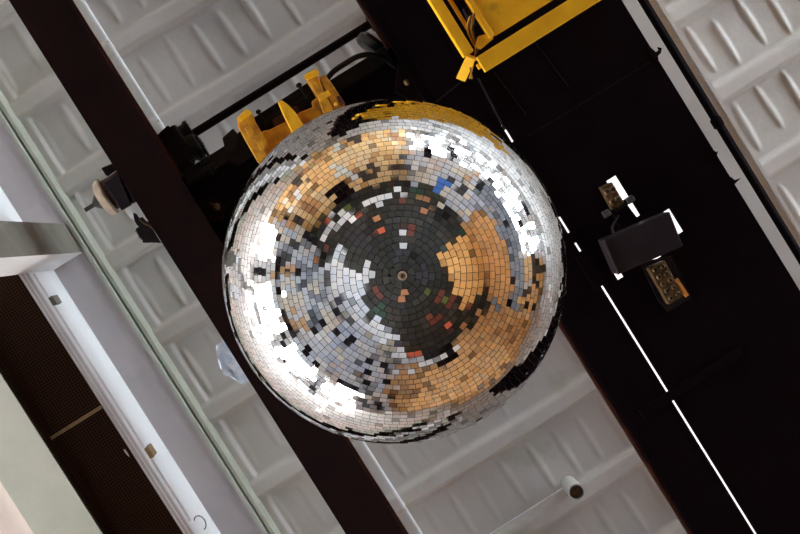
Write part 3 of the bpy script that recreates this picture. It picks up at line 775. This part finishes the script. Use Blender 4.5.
for x_, y_ in ((1.18, -3.25), (2.12, -0.36), (2.12, -3.25)):
    link('hanger_post', B((x_ - 0.025, x_ + 0.025, y_ - 0.025, y_ + 0.025, CZ + 0.09, GZ - 0.002)), 'yellow' if x_ > 2 else 'black', parent=cbn)
link('crossbar', B((1.19, 2.145, -0.375, -0.345, CZ + 0.05, CZ + 0.09)), 'yellow', parent=cbn)
link('crossbar', B((1.16, 3.0, -1.8, -1.74, CZ + 0.04, CZ + 0.09)), 'yellow', parent=cbn)
kt = [(475, 72), (482, 84), (495, 108), (507, 133)]
link('tie_rod', tube(bmesh.new(), [(*wxy(478, 78, GZ - .03), GZ - .03), (*wxy(505, 130, GZ - .02), GZ - .02)], 0.006, 6), 'black', parent=cbn)
link('tie_rod', tube(bmesh.new(), [(*wxy(462, 81, GZ - .03), GZ - .03), (*wxy(436, 102, GZ - .02), GZ - .02)], 0.005, 6), 'black', parent=cbn)

# ------------------------------------------------------------------ ceiling fittings
cn = thing('conduit', 'thin white conduit running along the ceiling beside the left girder', 'conduit', (-0.58, 0, ZC - 0.12))
link('pipe', cyl(bmesh.new(), (-0.590, -6, ZC - 0.40), (-0.545, 6, ZC - 0.40), 0.013, n=12), 'conduit', parent=cn, smooth=True)
for k in range(-8, 9):
    yy = RIB0 + k * PITCH
    link('clip', B((-0.575 + yy * .004 - 0.012, -0.575 + yy * .004 + 0.012, yy - 0.01, yy + 0.01, ZC - 0.415, ZC - 0.095)), 'ceiling', parent=cn)

sx, sy = 0.506, 2.412
sp = thing('vent_pipe', 'short white pipe stub poking down from the ceiling, lower right', 'pipe', (sx, sy, 12.6))
pm = bmesh.new(); a_, b_ = [], []
prof = [(0.40, 0.058), (0.03, 0.058), (0.0, 0.062), (0.0, 0.050), (0.35, 0.048)]
lathe(pm, (sx, sy, 12.6), (0, 0, 1), prof, 32)
link('pipe_wall', pm, 'pipewhite', parent=sp, smooth=True)
link('dark_bore', cyl(bmesh.new(), (sx, sy, 12.640), (sx, sy, 12.66), 0.0485, n=28), 'bronze', parent=sp)
cd2 = thing('ceiling_cable', 'white cable channel running to the short pipe stub', 'cable channel', (0.2, 2.42, ZC - 0.1))
link('channel', B((-0.3, sx - 0.05, 2.397, 2.405, ZC - 0.10, ZC - 0.088)), 'conduit', parent=cd2)

sv = thing('service_pipe', 'long black pipe with a coupling along the pale beam on the right', 'pipe', (2.64, 0, 12.40))
link('pipe', cyl(bmesh.new(), (2.640, -8, 12.40), (2.640, 8, 12.40), 0.026, n=20), 'deck', parent=sv, smooth=True)
link('wire', cyl(bmesh.new(), (2.684, -8, 12.45), (2.684, 8, 12.45), 0.007, n=10), 'slate', parent=sv, smooth=True)
link('coupling', lathe(bmesh.new(), (2.642, 0.70, 12.40), (0, 1, 0), [(0, 0.028), (0.01, 0.040), (0.07, 0.040), (0.08, 0.028)], 20), 'deck', parent=sv, smooth=True)
for yy in (-4.2, -1.5, 2.9, 5.5):
    link('clamp', B((2.62, 2.67, yy - 0.015, yy + 0.015, 12.42, 12.619)), 'deck', parent=sv)

# ------------------------------------------------------------------ left side fittings
pw = thing('perforated_walkway', 'dark brown perforated sheet walkway below the white ledge at lower left', 'walkway', (-1.91, 0, 11.38))
link('mesh_panel', B((-2.093, -1.724, -6.5, 6.5, 11.37, 11.385)), 'perf', parent=pw)
link('edge_channel', B((-2.094, -2.086, -6.5, 6.5, 11.202, 11.37), (-2.086, -2.05, -6.5, 6.5, 11.355, 11.37)), 'perf', parent=pw)
cbz = link('crossbar', B((-2.085, -1.726, 0.133, 0.155, 11.354, 11.369)), 'brass', parent=pw)
cbz['label'] = 'thin brass coloured crossbar'
lm = thing('white_scrap', 'tiny white paper scrap on the perforated sheet', 'scrap', (*wxy(126, 452, 11.365), 11.365))
link('paper', pixprism([(123.5, 449), (125.5, 450), (127.5, 453), (129.5, 457), (127, 455), (124.5, 452)], 11.362, 11.369), 'conduit', parent=lm)

# white boards standing on the ledge, with gaps between them
for (ya, yb, lab) in ((-3.4, -1.05, 'white board on the wall ledge, beyond the column'), (-0.79, -0.615, 'short white board on the wall ledge, next to the column'),
                      (-0.548, 0.515, 'long white board in the middle of the wall ledge'), (0.60, 1.065, 'white board on the wall ledge, nearest the bottom of the photo')):
    t = link('ledge_board', B((-1.7195, -1.704, ya, yb, 11.79, 12.07)), 'white2', origin=(-1.70, (ya + yb) / 2, 11.79), bevel=0.003)
    tag(t, lab, 'board', 'boards on the ledge')
rl = link('rusty_bracket', B((-1.7195, -1.690, 0.520, 0.596, 11.80, 11.98)), 'brass', origin=(-1.71, 0.55, 11.8), bevel=0.004)
tag(rl, 'small rusty orange bracket in the gap between two white boards', 'bracket')
rl = link('grey_bracket', B((-1.7195, -1.690, -0.612, -0.552, 11.80, 12.0)), 'greybrown', origin=(-1.71, -0.58, 11.8), bevel=0.004)
tag(rl, 'small grey bracket in the gap near the column', 'bracket')
x_, y_ = wxy(203, 530, 12.1)
lp = bmesh.new(); tube(lp, [Vector((-1.70 + 0.03 * math.sin(t), 1.13 + 0.05 * math.cos(t), 11.98 + 0.03 * math.sin(t))) for t in np.linspace(0, 5, 16)], 0.004, 6)
tag(link('wire_hook', lp, 'grey_iron', origin=(-1.70, 1.13, 11.98), smooth=True), 'thin curled wire hook on the white wall, bottom edge', 'hook')
